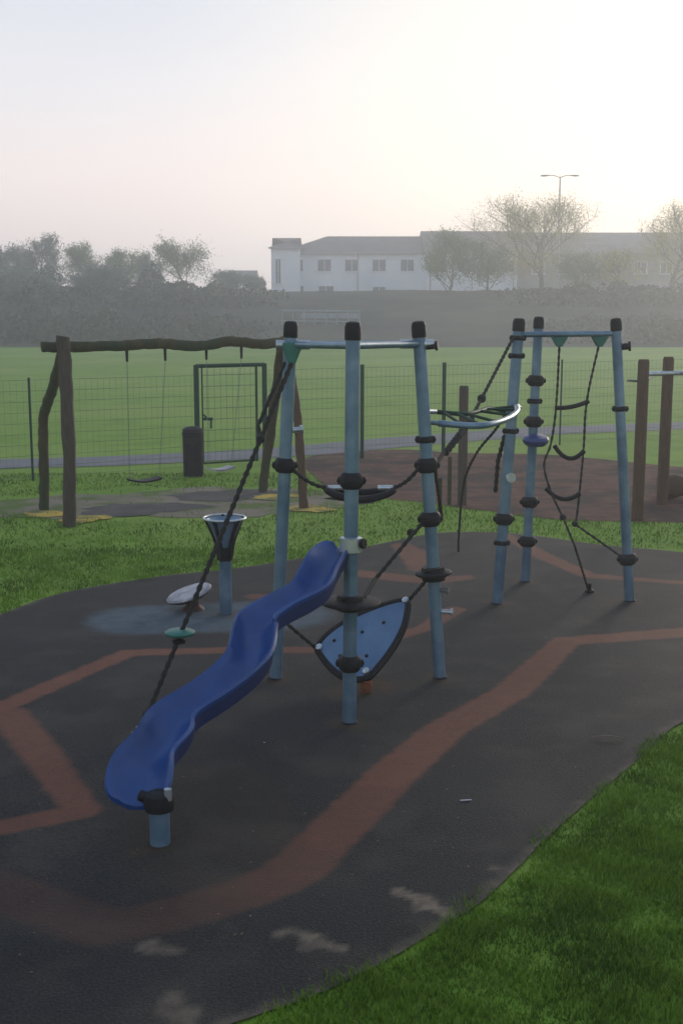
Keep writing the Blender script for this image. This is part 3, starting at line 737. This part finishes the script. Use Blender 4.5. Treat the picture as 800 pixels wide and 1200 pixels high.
# ---------------------------------------------------------------- mesh fence, gate, bin
def fy(x): return 18.9+ (x+5.4)*.556
fen=thing('mesh_fence','low green wire mesh fence crossing in front of the grey path','fence',Vector((0,fy(0),0)))
def fp(x,z=0): return Vector((x,fy(x),z))
def panel(x0,x1,h):
    m=MB(); a=fp(x0);b=fp(x1); n=int((b-a).length/.10)
    for i in range(1,n):
        q=a.lerp(b,i/n); m.tube([q+Vector((0,0,.06)),q+Vector((0,0,h))],.0015,4,cap=False)
    z=.06
    k=0
    while z<h+.001:
        m.tube([a+Vector((0,.006,z)),b+Vector((0,.006,z))],.0030,4,cap=False); k+=1; z+=(h-.06)/9
    m.build('mesh_panel',M['wire'],fen,smooth=False)
def fpost(x,h,r=.03,mt='fencegreen'):
    m=MB(); q=fp(x); m.box(q+Vector((0,0,h/2)),(r*2,r*2,h)); m.build('post',M[mt],fen,smooth=False,bevel=.004)
gx0=G(228,555).x; gx1=G(306,555).x
xs_=[gx0-7.5,gx0-5.0,gx0-2.5,gx0]
for i in range(3): panel(xs_[i],xs_[i+1],1.62)
for x in xs_[:3]: fpost(x,1.66,.018)
rx_=[gx1]+[W(424,520,fy(.4)).x, W(519,520,fy(2.0)).x]
rx_+= [rx_[-1]+2.5*k for k in range(1,4)]
for i in range(len(rx_)-1): panel(rx_[i],rx_[i+1],1.68)
for i,x in enumerate(rx_[1:]): fpost(x,1.74,.035 if i<2 else .016)
gate=thing('gate','green framed mesh gate standing in the wire fence behind the swings','gate',fp((gx0+gx1)/2))
hh=1.80
for x in (gx0,gx1):
    m=MB(); m.box(fp(x)+Vector((0,0,hh/2)),(.085,.085,hh)); m.build('gate_post',M['fencegreen'],gate,smooth=False,bevel=.006)
m=MB(); a=fp(gx0,hh-.02);b=fp(gx1,hh-.02); m.tube([a,b],.035,8); m.build('top_bar',M['fencegreen'],gate)
xi=gx1-.14
m=MB(); m.tube([fp(xi,.08),fp(xi,hh-.05)],.022,8); m.tube([fp(gx0+.09,.1),fp(xi,.1)],.016,8); m.tube([fp(gx0+.09,.1),fp(gx0+.09,hh-.05)],.014,8); leaf=m.build('gate_leaf',M['fencegreen'],gate)
m=MB(); a=fp(gx0+.09);b=fp(xi)
for i in range(1,9):
    q=a.lerp(b,i/9); m.tube([q+Vector((0,0,.1)),q+Vector((0,0,hh-.06))],.003,4,cap=False)
for i in range(1,9):
    z=.1+i*.19; m.tube([a+Vector((0,0,z)),b+Vector((0,0,z))],.005,4,cap=False)
m.build('leaf_mesh',M['wire'],leaf,smooth=False)
m=MB(); q=W(244,491,fy(gx0)-.05); m.box(q,(.16,.04,.05)); m.tube([q+Vector((.05,0,0)),q+Vector((.05,-.02,-.16))],.018,8); m.tube([q+Vector((-.02,0,.02)),q+Vector((-.09,0,.08))],.016,8); m.build('latch',M['fencegreen'],gate,smooth=False)
b=G(228,555); b.y-=.28; b=G(228,557)
bn=thing('litter_bin','dark round litter bin in front of the left gate post','litter bin',b-Vector((0,.12,0)))
b=b-Vector((0,.12,0))
m=MB(); m.lathe(b,[(.155,0),(.165,.03),(.172,.68),(.178,.70),(.178,.74),(.150,.75)],28); m.build('body',M['bin'],bn)
m=MB(); m.lathe(b+Vector((0,0,.74)),[(.15,0),(.172,.012),(.165,.05),(.10,.085),(.03,.095)],28); m.build('lid',M['bin'],bn)
m=MB(); m.box(b+Vector((0,-.170,.60)),(.17,.012,.09)); m.build('opening_plate',M['rubber'],bn,smooth=False)

# ---------------------------------------------------------------- timber posts in the bark
def timber(px,py,top,r,mt,label,name='timber_post',cat='post',grp=None):
    b=G(px,py); t=W(px,top,b.y); m=MB(); h=t.z
    m.lathe(b,[(r,-.0),(r*1.02,h*.3),(r*.98,h*.7),(r,h-.03),(r*.85,h)],16); o=m.build(name,M[mt]); 
    o.data.transform(Matrix.Translation(-b)); o.location=b
    return tag(o,label,cat,grp)
timber(541,592,452,.066,'woodgrey','tall grey weathered post standing in bark between the climbing towers')
timber(526,592,535,.03,'wooddark','short thin dark post in bark, nearer the tall grey post')
timber(515,604,560,.028,'wooddark','shortest thin dark post at the bark edge, left of the grey post')
pu=thing('pull_up_bars','two brown timber posts carrying steel exercise bars','exercise bars',G(746,610))
for (px,py,top,r) in ((746,610,421,.075),(775,592,418,.078),(838,604,418,.078)):
    b=G(px,py); t=W(px,top,b.y); m=MB(); m.lathe(b,[(r,0),(r*1.03,t.z*.4),(r*.97,t.z-.04),(r*.8,t.z)],16); m.build('post',M['woodbrown'],pu)
b2=G(775,592); b3=G(838,604)
m=MB(); m.tube([W(757,438,b2.y-.1),W(798,437,b2.y-.1),W(838,437,b3.y)],.034,12); m.build('bar',M['steel_bright'],pu)
b1=G(746,610); m=MB(); m.tube([W(735,446,b1.y-.08),W(757,447,b1.y+.1),W(762,442,b2.y-.1)],.016,10); m.build('bar',M['postgrey'],pu)
# low weathered log
b=G(790,590); m=MB(); logp=[b+Vector((-.12,.5,.16)),b+Vector((.2,.45,.19)),b+Vector((.6,.4,.18)),b+Vector((1.1,.35,.16))]
r_=random.Random(3); pp=catmull(logp,5); m.tube(pp,[.17*r_.uniform(.85,1.15) for _ in pp],14); lg=m.build('fallen_log',M['woodbrown']); lg.data.transform(Matrix.Translation(-b)); lg.location=b
tag(lg,'thick brown log lying in the bark behind the exercise bars','log')

# ---------------------------------------------------------------- far buildings
YB=150.
def bx(px,Y=YB): return W(px,300,Y).x
def bz(py,Y=YB): return W(400,py,Y).z
def building(name,label,x0,x1,Y,dep,eave_py,ridge_py,wallm,roofm,wins=(),hipL=False,hipR=False,over=.4,base=4.0):
    th=thing(name,label,'building',Vector(((x0+x1)/2,Y,base)))
    ze=bz(eave_py,Y); zr=bz(ridge_py,Y+dep/2)
    m=MB(); m.box(Vector(((x0+x1)/2,Y+dep/2,(base+ze)/2)),(x1-x0,dep,ze-base)); m.build('wall',wallm,th,smooth=False)
    m=MB(); hl=dep/2 if hipL else 0; hr=dep/2 if hipR else 0
    a=[(x0-over,Y-over,ze),(x1+over,Y-over,ze),(x1+over,Y+dep+over,ze),(x0-over,Y+dep+over,ze),(x0-over*(not hipL)+hl,Y+dep/2,zr),(x1+over*(not hipR)-hr,Y+dep/2,zr)]
    a=[(x,y,z+.01) for x,y,z in a]
    m.add(a,[(0,1,5,4),(2,3,4,5),(0,4,3),(1,2,5),(0,3,2,1)]); rf=m.build('roof',roofm,th,smooth=False)
    m=MB(); m.box(Vector(((x0+x1)/2,Y-over-.06,ze-.08)),(x1-x0+2*over,.12,.16)); m.build('gutter',M['greywall'],rf,smooth=False)
    if x1-x0>8:
        for k in range(3):
            xx=x0+(x1-x0)*(.04+.46*k); m=MB(); m.tube([Vector((xx,Y-.12,base)),Vector((xx,Y-.12,ze-.1))],.07,6); m.build('downpipe',M['greywall'],th)
    for (wx,wy,ww,wh) in wins:
        c=W(wx,wy,Y); m=MB(); 
        for (ox,oz,sx,sz) in ((0,wh/2,ww+.12,.12),(0,-wh/2,ww+.3,.14),(-ww/2,0,.12,wh),(ww/2,0,.12,wh),(0,0,.07,wh)): m.box(c+Vector((ox,-.05,oz)),(sx,.14,sz))
        w_=m.build('window',M['white'],th,smooth=False)
        m=MB(); m.box(c+Vector((0,-.012,0)),(ww-.05,.03,wh-.05)); m.build('pane',M['glass'],w_,smooth=False)
    return th
wins=[(x,311,1.7,1.5) for x in (347,380,412,444,477)]+[(347,342,1.9,1.5),(382,342,1.9,1.5),(444,343,1.6,1.5)]
building('apartment_block','long white two storey block with grey hipped roof above the bank',bx(330),bx(508),YB,11,296,277,M['white'],M['roof'],wins,True,False)
building('stair_tower','narrow white wing with small hipped roof at the left end of the long block',bx(319),bx(352),YB-2.5,7,290,279,M['white'],M['roof'],[(326,318,.7,3.0)],True,True,.3)
building('apartment_block','taller white block half hidden by the hazy trees, right of the long white one',bx(499),bx(604),YB-1.5,13,294,271,M['white'],M['roof'],[(x,312,1.6,1.5) for x in (515,545,575,595)],False,False)
building('apartment_block','long grey block with dark slate roof behind the right hand trees',bx(606),bx(900),YB+3,15,296,272.5,M['greywall'],M['roof'],[(x,314,1.5,1.5) for x in (630,660,690,720,750,780)],False,False)
building('cottage','small distant pale gabled house seen low between the trees and the white block',W(268,320,175).x,W(296,320,175).x,175,9,330,317,M['white'],M['roof'],[(275,336,1.2,1.2)],False,False,base=3.8)
# street lamp
def lamp(px,ytop,Y,label,arms):
    base_z=4.9 if Y>125 else 0; t=W(px,ytop,Y); b=Vector((t.x,Y,base_z-.3))
    th=thing('street_lamp',label,'street lamp',b); m=MB(); m.tube([b,Vector((t.x,Y,(b.z+t.z)/2)),t],[.16,.12,.08],12); m.build('mast',M['lamp'],th)
    for s_,L_ in arms:
        m=MB(); m.tube([t-Vector((0,0,.1)),t+Vector((s_*L_*.5,0,.12)),t+Vector((s_*L_,0,.15))],.05,8); a_=m.build('arm',M['lamp'],th)
        m=MB(); q=t+Vector((s_*L_,0,.10)); m.tube([q-Vector((s_*.1,0,0)),q+Vector((s_*.35,0,0)),q+Vector((s_*.75,0,-.02))],[.09,.19,.10],10,flat=.55); m.build('lamp_head',M['postgrey'],a_)
lamp(656,207,128,'tall pale street lamp rising above the bare tree',((-1,1.3),(1,1.2)))
if False: lamp(232,268,160,'short distant street lamp just above the left hand trees',((1,.8),))
# pale railing on the bank
Yr=103; rl=thing('railing','pale blue railing low on the bank below the white block','railing',W(375,380,Yr))
m=MB(); m.tube([W(328,364,Yr+1),W(422,365,Yr+1)],.10,6); m.build('top_rail',M['paleblue'],rl)
m=MB(); m.tube([W(328,376,Yr+1),W(422,377,Yr+1)],.06,6); m.build('bottom_rail',M['paleblue'],rl)
m=MB(); q=W(386,370,Yr+1.05); m.box(q,(W(418,370,Yr).x-W(350,370,Yr).x,.05,.45)); m.build('infill',M['paleblue'],rl,smooth=False)
for x in range(330,424,13):
    m=MB(); t=W(x,363,Yr+1); m.tube([Vector((t.x,t.y,.9)),t],.06,6); m.build('post',M['paleblue'],rl)

# ---------------------------------------------------------------- trees
def ground_z(Y):
    pr=[(92,0),(95,.25),(99,.9),(104,1.7),(110,2.6),(116,3.6),(121,4.35),(125,4.7),(132,4.85),(145,5.0),(900,5)]
    if Y<92: return 0
    for (a,za),(b,zb) in zip(pr,pr[1:]):
        if a<=Y<=b: return za+(zb-za)*(Y-a)/(b-a)
    return 0
def tree(px,ytop,Y,halfw,label,leafm,seed,leafn=5000,leafs=.16,grp=None,bare=.5,low=.25,name='tree',clump=.6):
    r_=random.Random(seed); nr=np.random.default_rng(seed)
    top=W(px,ytop,Y); gz=ground_z(Y)-.3; H=top.z-gz; b=Vector((top.x,Y,gz)); hw=halfw*Y/F
    th=thing(name,label,'tree',b,grp)
    m=MB(); tr=MB(); ends=[]
    def grow(mb,p,d,L,r,lev):
        n=4; pts=[p]; q=p.copy(); dd=d.copy()
        for i in range(n):
            dd=(dd+Vector((r_.uniform(-.22,.22),r_.uniform(-.22,.22),r_.uniform(-.03,.15)))).normalized(); q=q+dd*L/n; pts.append(q.copy())
        rs=[max(.012,r*(1-.75*i/n)) for i in range(n+1)]; mb.tube(pts,rs,7 if lev<1 else 4,cap=False)
        if lev>=3: ends.extend(pts[2:]); return
        kk={0:11,1:7,2:4}[lev]
        for i in range(kk):
            t=low+(1-low)*(i+r_.random())/kk if lev==0 else .3+.7*(i+r_.random())/kk
            s=pts[min(n-1,int(t*n))].lerp(pts[min(n,int(t*n)+1)],t*n-int(t*n))
            th_=r_.uniform(0,6.28); spread={0:.95,1:.8,2:.7}[lev]
            nd=(dd*(.8 if lev else .75)+Vector((math.cos(th_)*spread*.8,math.sin(th_)*spread*.8,r_.uniform(.1,.6)))).normalized()
            LL=(hw*(1.15 if lev==0 else 1)*(1.05-.55*t) if lev==0 else L*r_.uniform(.42,.66))
            grow(m,s,nd,LL,max(.015,r*(.42 if lev==0 else .5)),lev+1)
    grow(tr,b,Vector((0,0,1)),H*.8,H*.018,0)
    # fit the height and width of the crown to the tree in the picture
    E=np.array([tuple(e) for e in ends]); k=(H*1.0)/(np.percentile(E[:,2],99)-b.z)
    kx=hw/max(.5,np.percentile(np.abs(E[:,0]-b.x),95))
    def fit(v): return (b.x+(v[0]-b.x)*kx, b.y+(v[1]-b.y)*kx, b.z+(v[2]-b.z)*k)
    tr.v=[fit(v) for v in tr.v]; m.v=[fit(v) for v in m.v]; E=np.array([fit(e) for e in E])
    tr.build('trunk',M['barkwood'],th); m.build('limbs',M['barkwood'],th,smooth=False)
    idx=nr.integers(0,len(E),leafn); c=E[idx]+nr.normal(0,.35*hw/4*.6+.10,(leafn,3))
    nc=int(26); th_=nr.uniform(0,6.283,nc); ph=nr.uniform(-1,1,nc); rr=nr.uniform(.35,1,nc)**.5
    zc=b.z+H*(.56+.38*ph*rr); wd=hw*.82*np.sqrt(np.maximum(.05,1-(ph*.9)**2))*rr
    C_=np.stack([b.x+wd*np.cos(th_),b.y+wd*np.sin(th_),zc],1)[nr.integers(0,nc,leafn)]
    sz=np.array([hw*.20,hw*.20,H*.075]); c2=C_+nr.normal(0,1,(leafn,3))*sz
    c=np.where((nr.random(leafn)<clump)[:,None],c2,c)
    c=c[c[:,2]>gz+.3]; n=len(c)
    a=nr.normal(0,1,(n,3)); a/=np.linalg.norm(a,axis=1)[:,None]; bb=np.cross(a,nr.normal(0,1,(n,3))); bb/=np.linalg.norm(bb,axis=1)[:,None]
    s=leafs*nr.uniform(.5,1.4,n)[:,None]; V=np.stack([c-a*s,c+bb*s*.6,c+a*s,c-bb*s*.6],1)-np.array(tuple(b))
    me=bpy.data.meshes.new('crown'); me.from_pydata(V.reshape(-1,3).tolist(),[],np.arange(n*4).reshape(-1,4).tolist()); me.materials.append(leafm)
    o=bpy.data.objects.new('crown',me); col.objects.link(o); o.parent=th
    return th
gl_='hazy trees along the left horizon'
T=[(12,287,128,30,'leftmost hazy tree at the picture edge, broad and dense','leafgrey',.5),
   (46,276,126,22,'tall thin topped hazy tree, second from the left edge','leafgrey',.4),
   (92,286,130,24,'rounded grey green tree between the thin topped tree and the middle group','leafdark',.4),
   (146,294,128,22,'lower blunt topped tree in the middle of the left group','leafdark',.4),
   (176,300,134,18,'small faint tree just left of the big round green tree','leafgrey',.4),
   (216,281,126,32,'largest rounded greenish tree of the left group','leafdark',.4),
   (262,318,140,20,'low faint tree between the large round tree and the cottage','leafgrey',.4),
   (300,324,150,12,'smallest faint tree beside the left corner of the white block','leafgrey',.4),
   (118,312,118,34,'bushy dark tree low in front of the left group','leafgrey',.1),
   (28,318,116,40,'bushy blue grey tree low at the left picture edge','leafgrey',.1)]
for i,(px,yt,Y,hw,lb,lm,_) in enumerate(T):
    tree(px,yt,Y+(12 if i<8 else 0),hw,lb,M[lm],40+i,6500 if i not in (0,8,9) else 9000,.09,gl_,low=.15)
gr_='hazy trees in front of the buildings on the right'
tree(637,233,124,66,'large bare crowned tree with yellow buds beneath the street lamp',M['leafbud'],61,30000,.062,gr_,low=.2,clump=.55)
tree(526,272,122,30,'leafy green tree hiding the right end of the white block',M['leafdark'],62,9000,.085,gr_,low=.05)
tree(572,284,121,26,'lower pale green tree left of the large bare crowned tree',M['leafdark'],63,6500,.08,gr_,low=.05)
tree(792,240,122,44,'bare budding tree at the right picture edge',M['leafbud'],64,18000,.062,gr_,low=.2)
tree(725,292,123,36,'low brown twiggy tree between the two bare crowned trees',M['leafbud'],65,7000,.07,gr_,low=.1)
tree(682,296,121,26,'small dull twiggy tree just right of the lamp mast',M['leafdark'],66,6000,.07,gr_,low=.1)
# undergrowth: hedge and scrub on the bank (nobody could count it)
def scrub():
    n=120000; xs=rng.uniform(-62,62,n); 
    prof=np.where(xs<-8, 1.0, np.where(xs<16,.0,.5))
    Y=np.where(rng.random(n)<.5, rng.uniform(94,104,n), rng.uniform(112,124,n))
    gz=np.interp(Y,[92,95,99,104,110,116,121,125,132],[0,.25,.9,1.7,2.6,3.6,4.35,4.7,4.85])
    hump=(.55+.45*np.sin(xs*.33+1.3)*np.sin(xs*.87+Y*.2)+.3*np.sin(xs*1.9))
    left=np.clip((-5-xs)/12,0,1); right=np.clip((xs-14)/10,0,1)
    hmax=.2+hump*(2.2*left+1.1*right)
    z=gz+rng.random(n)**.8*np.maximum(hmax,.15)
    keep=rng.random(n)<np.maximum(left,right*.6); xs,Y,z=xs[keep],Y[keep],z[keep]; n=len(xs)
    c=np.stack([xs,Y,z],1); a=rng.normal(0,1,(n,3)); a/=np.linalg.norm(a,axis=1)[:,None]; b=np.cross(a,rng.normal(0,1,(n,3))); b/=np.linalg.norm(b,axis=1)[:,None]
    s=.17*rng.uniform(.5,1.5,n)[:,None]; V=np.stack([c-a*s,c+b*s*.7,c+a*s,c-b*s*.7],1)
    me=bpy.data.meshes.new('scrub'); me.vertices.add(n*4); me.vertices.foreach_set('co',V.reshape(-1).astype(np.float32))
    me.loops.add(n*4); me.loops.foreach_set('vertex_index',np.arange(n*4,dtype=np.int32)); me.polygons.add(n); me.polygons.foreach_set('loop_start',(np.arange(n)*4).astype(np.int32))
    me.update(calc_edges=True); me.materials.append(M['scrub']); o=bpy.data.objects.new('scrub',me); col.objects.link(o)
    tag(o,'dark hazy undergrowth covering the bank at the end of the field','undergrowth',kind='stuff')
scrub()

# ---------------------------------------------------------------- haze
hz=MB(); hz.box(Vector((0,200,10.5)),(1100,500,23)); o=hz.build('haze',[],smooth=False)
m=bpy.data.materials.new('haze_air'); m.use_nodes=True; nt=m.node_tree; nt.nodes.clear()
out=nt.nodes.new('ShaderNodeOutputMaterial'); pv=nt.nodes.new('ShaderNodeVolumePrincipled')
pv.inputs['Color'].default_value=(.91,.94,1,1); pv.inputs['Density'].default_value=.0031; pv.inputs['Anisotropy'].default_value=.55
nt.links.new(pv.outputs[0],out.inputs['Volume']); o.data.materials.append(m)
tag(o,'thin pale morning mist lying over the whole field','mist',kind='stuff')

# ---------------------------------------------------------------- sky and sun
SUN_EL, SUN_AZ = R(9), R(28)      # azimuth measured from +Y (view direction) towards +X
w=bpy.data.worlds.new('World'); sc.world=w; w.use_nodes=True; nt=w.node_tree; N=nt.nodes; L=nt.links
bg=N['Background']; bg.inputs['Strength'].default_value=1
sky=N.new('ShaderNodeTexSky'); sky.sky_type='NISHITA'; sky.sun_disc=False; sky.sun_elevation=SUN_EL; sky.sun_rotation=SUN_AZ
sky.air_density=1.2; sky.dust_density=3.5; sky.ozone_density=1.5
tc=N.new('ShaderNodeTexCoord'); sep=N.new('ShaderNodeSeparateXYZ'); L.new(tc.outputs['Generated'],sep.inputs[0])
ramp=N.new('ShaderNodeValToRGB'); cr=ramp.color_ramp
stops=[(.0,(.88,.76,.74)),(.05,(.94,.80,.77)),(.11,(.92,.81,.80)),(.17,(.78,.76,.80)),(.24,(.62,.66,.75)),(.45,(.36,.44,.57)),(1.,(.24,.32,.45))]
cr.elements[0].position=stops[0][0]; cr.elements[0].color=(*stops[0][1],1); cr.elements[1].position=stops[-1][0]; cr.elements[1].color=(*stops[-1][1],1)
for p_,c_ in stops[1:-1]:
    e=cr.elements.new(p_); e.color=(*c_,1)
mp=N.new('ShaderNodeMapping'); mp.inputs['Scale'].default_value=(1.2,1.2,7); cn=N.new('ShaderNodeTexNoise'); cn.inputs['Scale'].default_value=2.2; cn.inputs['Detail'].default_value=5; L.new(tc.outputs['Generated'],mp.inputs['Vector']); L.new(mp.outputs[0],cn.inputs['Vector'])
ca=N.new('ShaderNodeMath'); ca.operation='MULTIPLY_ADD'; ca.inputs[1].default_value=.05; L.new(cn.outputs['Fac'],ca.inputs[0]); sb=N.new('ShaderNodeMath'); sb.operation='SUBTRACT'; sb.inputs[1].default_value=.025; L.new(sep.outputs['Z'],ca.inputs[2]); L.new(ca.outputs[0],sb.inputs[0]); L.new(sb.outputs[0],ramp.inputs['Fac'])
dot=N.new('ShaderNodeVectorMath'); dot.operation='DOT_PRODUCT'; L.new(tc.outputs['Generated'],dot.inputs[0])
dot.inputs[1].default_value=(math.sin(SUN_AZ)*math.cos(SUN_EL),math.cos(SUN_AZ)*math.cos(SUN_EL),math.sin(SUN_EL))
mr=N.new('ShaderNodeMapRange'); mr.inputs[1].default_value=.80; mr.inputs[2].default_value=1.; L.new(dot.outputs['Value'],mr.inputs[0])
pw=N.new('ShaderNodeMath'); pw.operation='POWER'; pw.inputs[1].default_value=1.6; L.new(mr.outputs[0],pw.inputs[0])
warm=N.new('ShaderNodeMix'); warm.data_type='RGBA'; L.new(pw.outputs[0],warm.inputs[0]); L.new(ramp.outputs[0],warm.inputs[6]); warm.inputs[7].default_value=(1.08,.96,.80,1)
sm=N.new('ShaderNodeMix'); sm.data_type='RGBA'; sm.blend_type='MULTIPLY'; sm.inputs[0].default_value=1; L.new(sky.outputs[0],sm.inputs[6]); sm.inputs[7].default_value=(.08,.08,.08,1)
mx=N.new('ShaderNodeMix'); mx.data_type='RGBA'; mx.inputs[0].default_value=.88; L.new(sm.outputs[2],mx.inputs[6]); L.new(warm.outputs[2],mx.inputs[7])
L.new(mx.outputs[2],bg.inputs['Color'])
sun=bpy.data.lights.new('sun','SUN'); sun.energy=1.4; sun.angle=R(14); sun.color=(1,.88,.74)
so=bpy.data.objects.new('sun',sun); col.objects.link(so)
dirv=Vector((math.sin(SUN_AZ)*math.cos(SUN_EL),math.cos(SUN_AZ)*math.cos(SUN_EL),math.sin(SUN_EL)))
so.rotation_euler=dirv.to_track_quat('Z','Y').to_euler(); so.location=(20,40,30)

# ---------------------------------------------------------------- camera
cam=bpy.data.cameras.new('camera'); co=bpy.data.objects.new('camera',cam); col.objects.link(co); sc.camera=co
cam.sensor_fit='VERTICAL'; cam.sensor_height=36; cam.lens=36*F/1200; cam.clip_end=3000; cam.clip_start=.05
co.location=(0,0,HC); co.rotation_euler=(math.pi/2-P,0,0)
cam.dof.use_dof=False
sc.view_settings.view_transform='Standard'; sc.view_settings.look='None'; sc.view_settings.exposure=.38; sc.view_settings.gamma=1
sc.cycles.volume_bounces=1; sc.cycles.max_bounces=8; sc.cycles.use_denoising=True
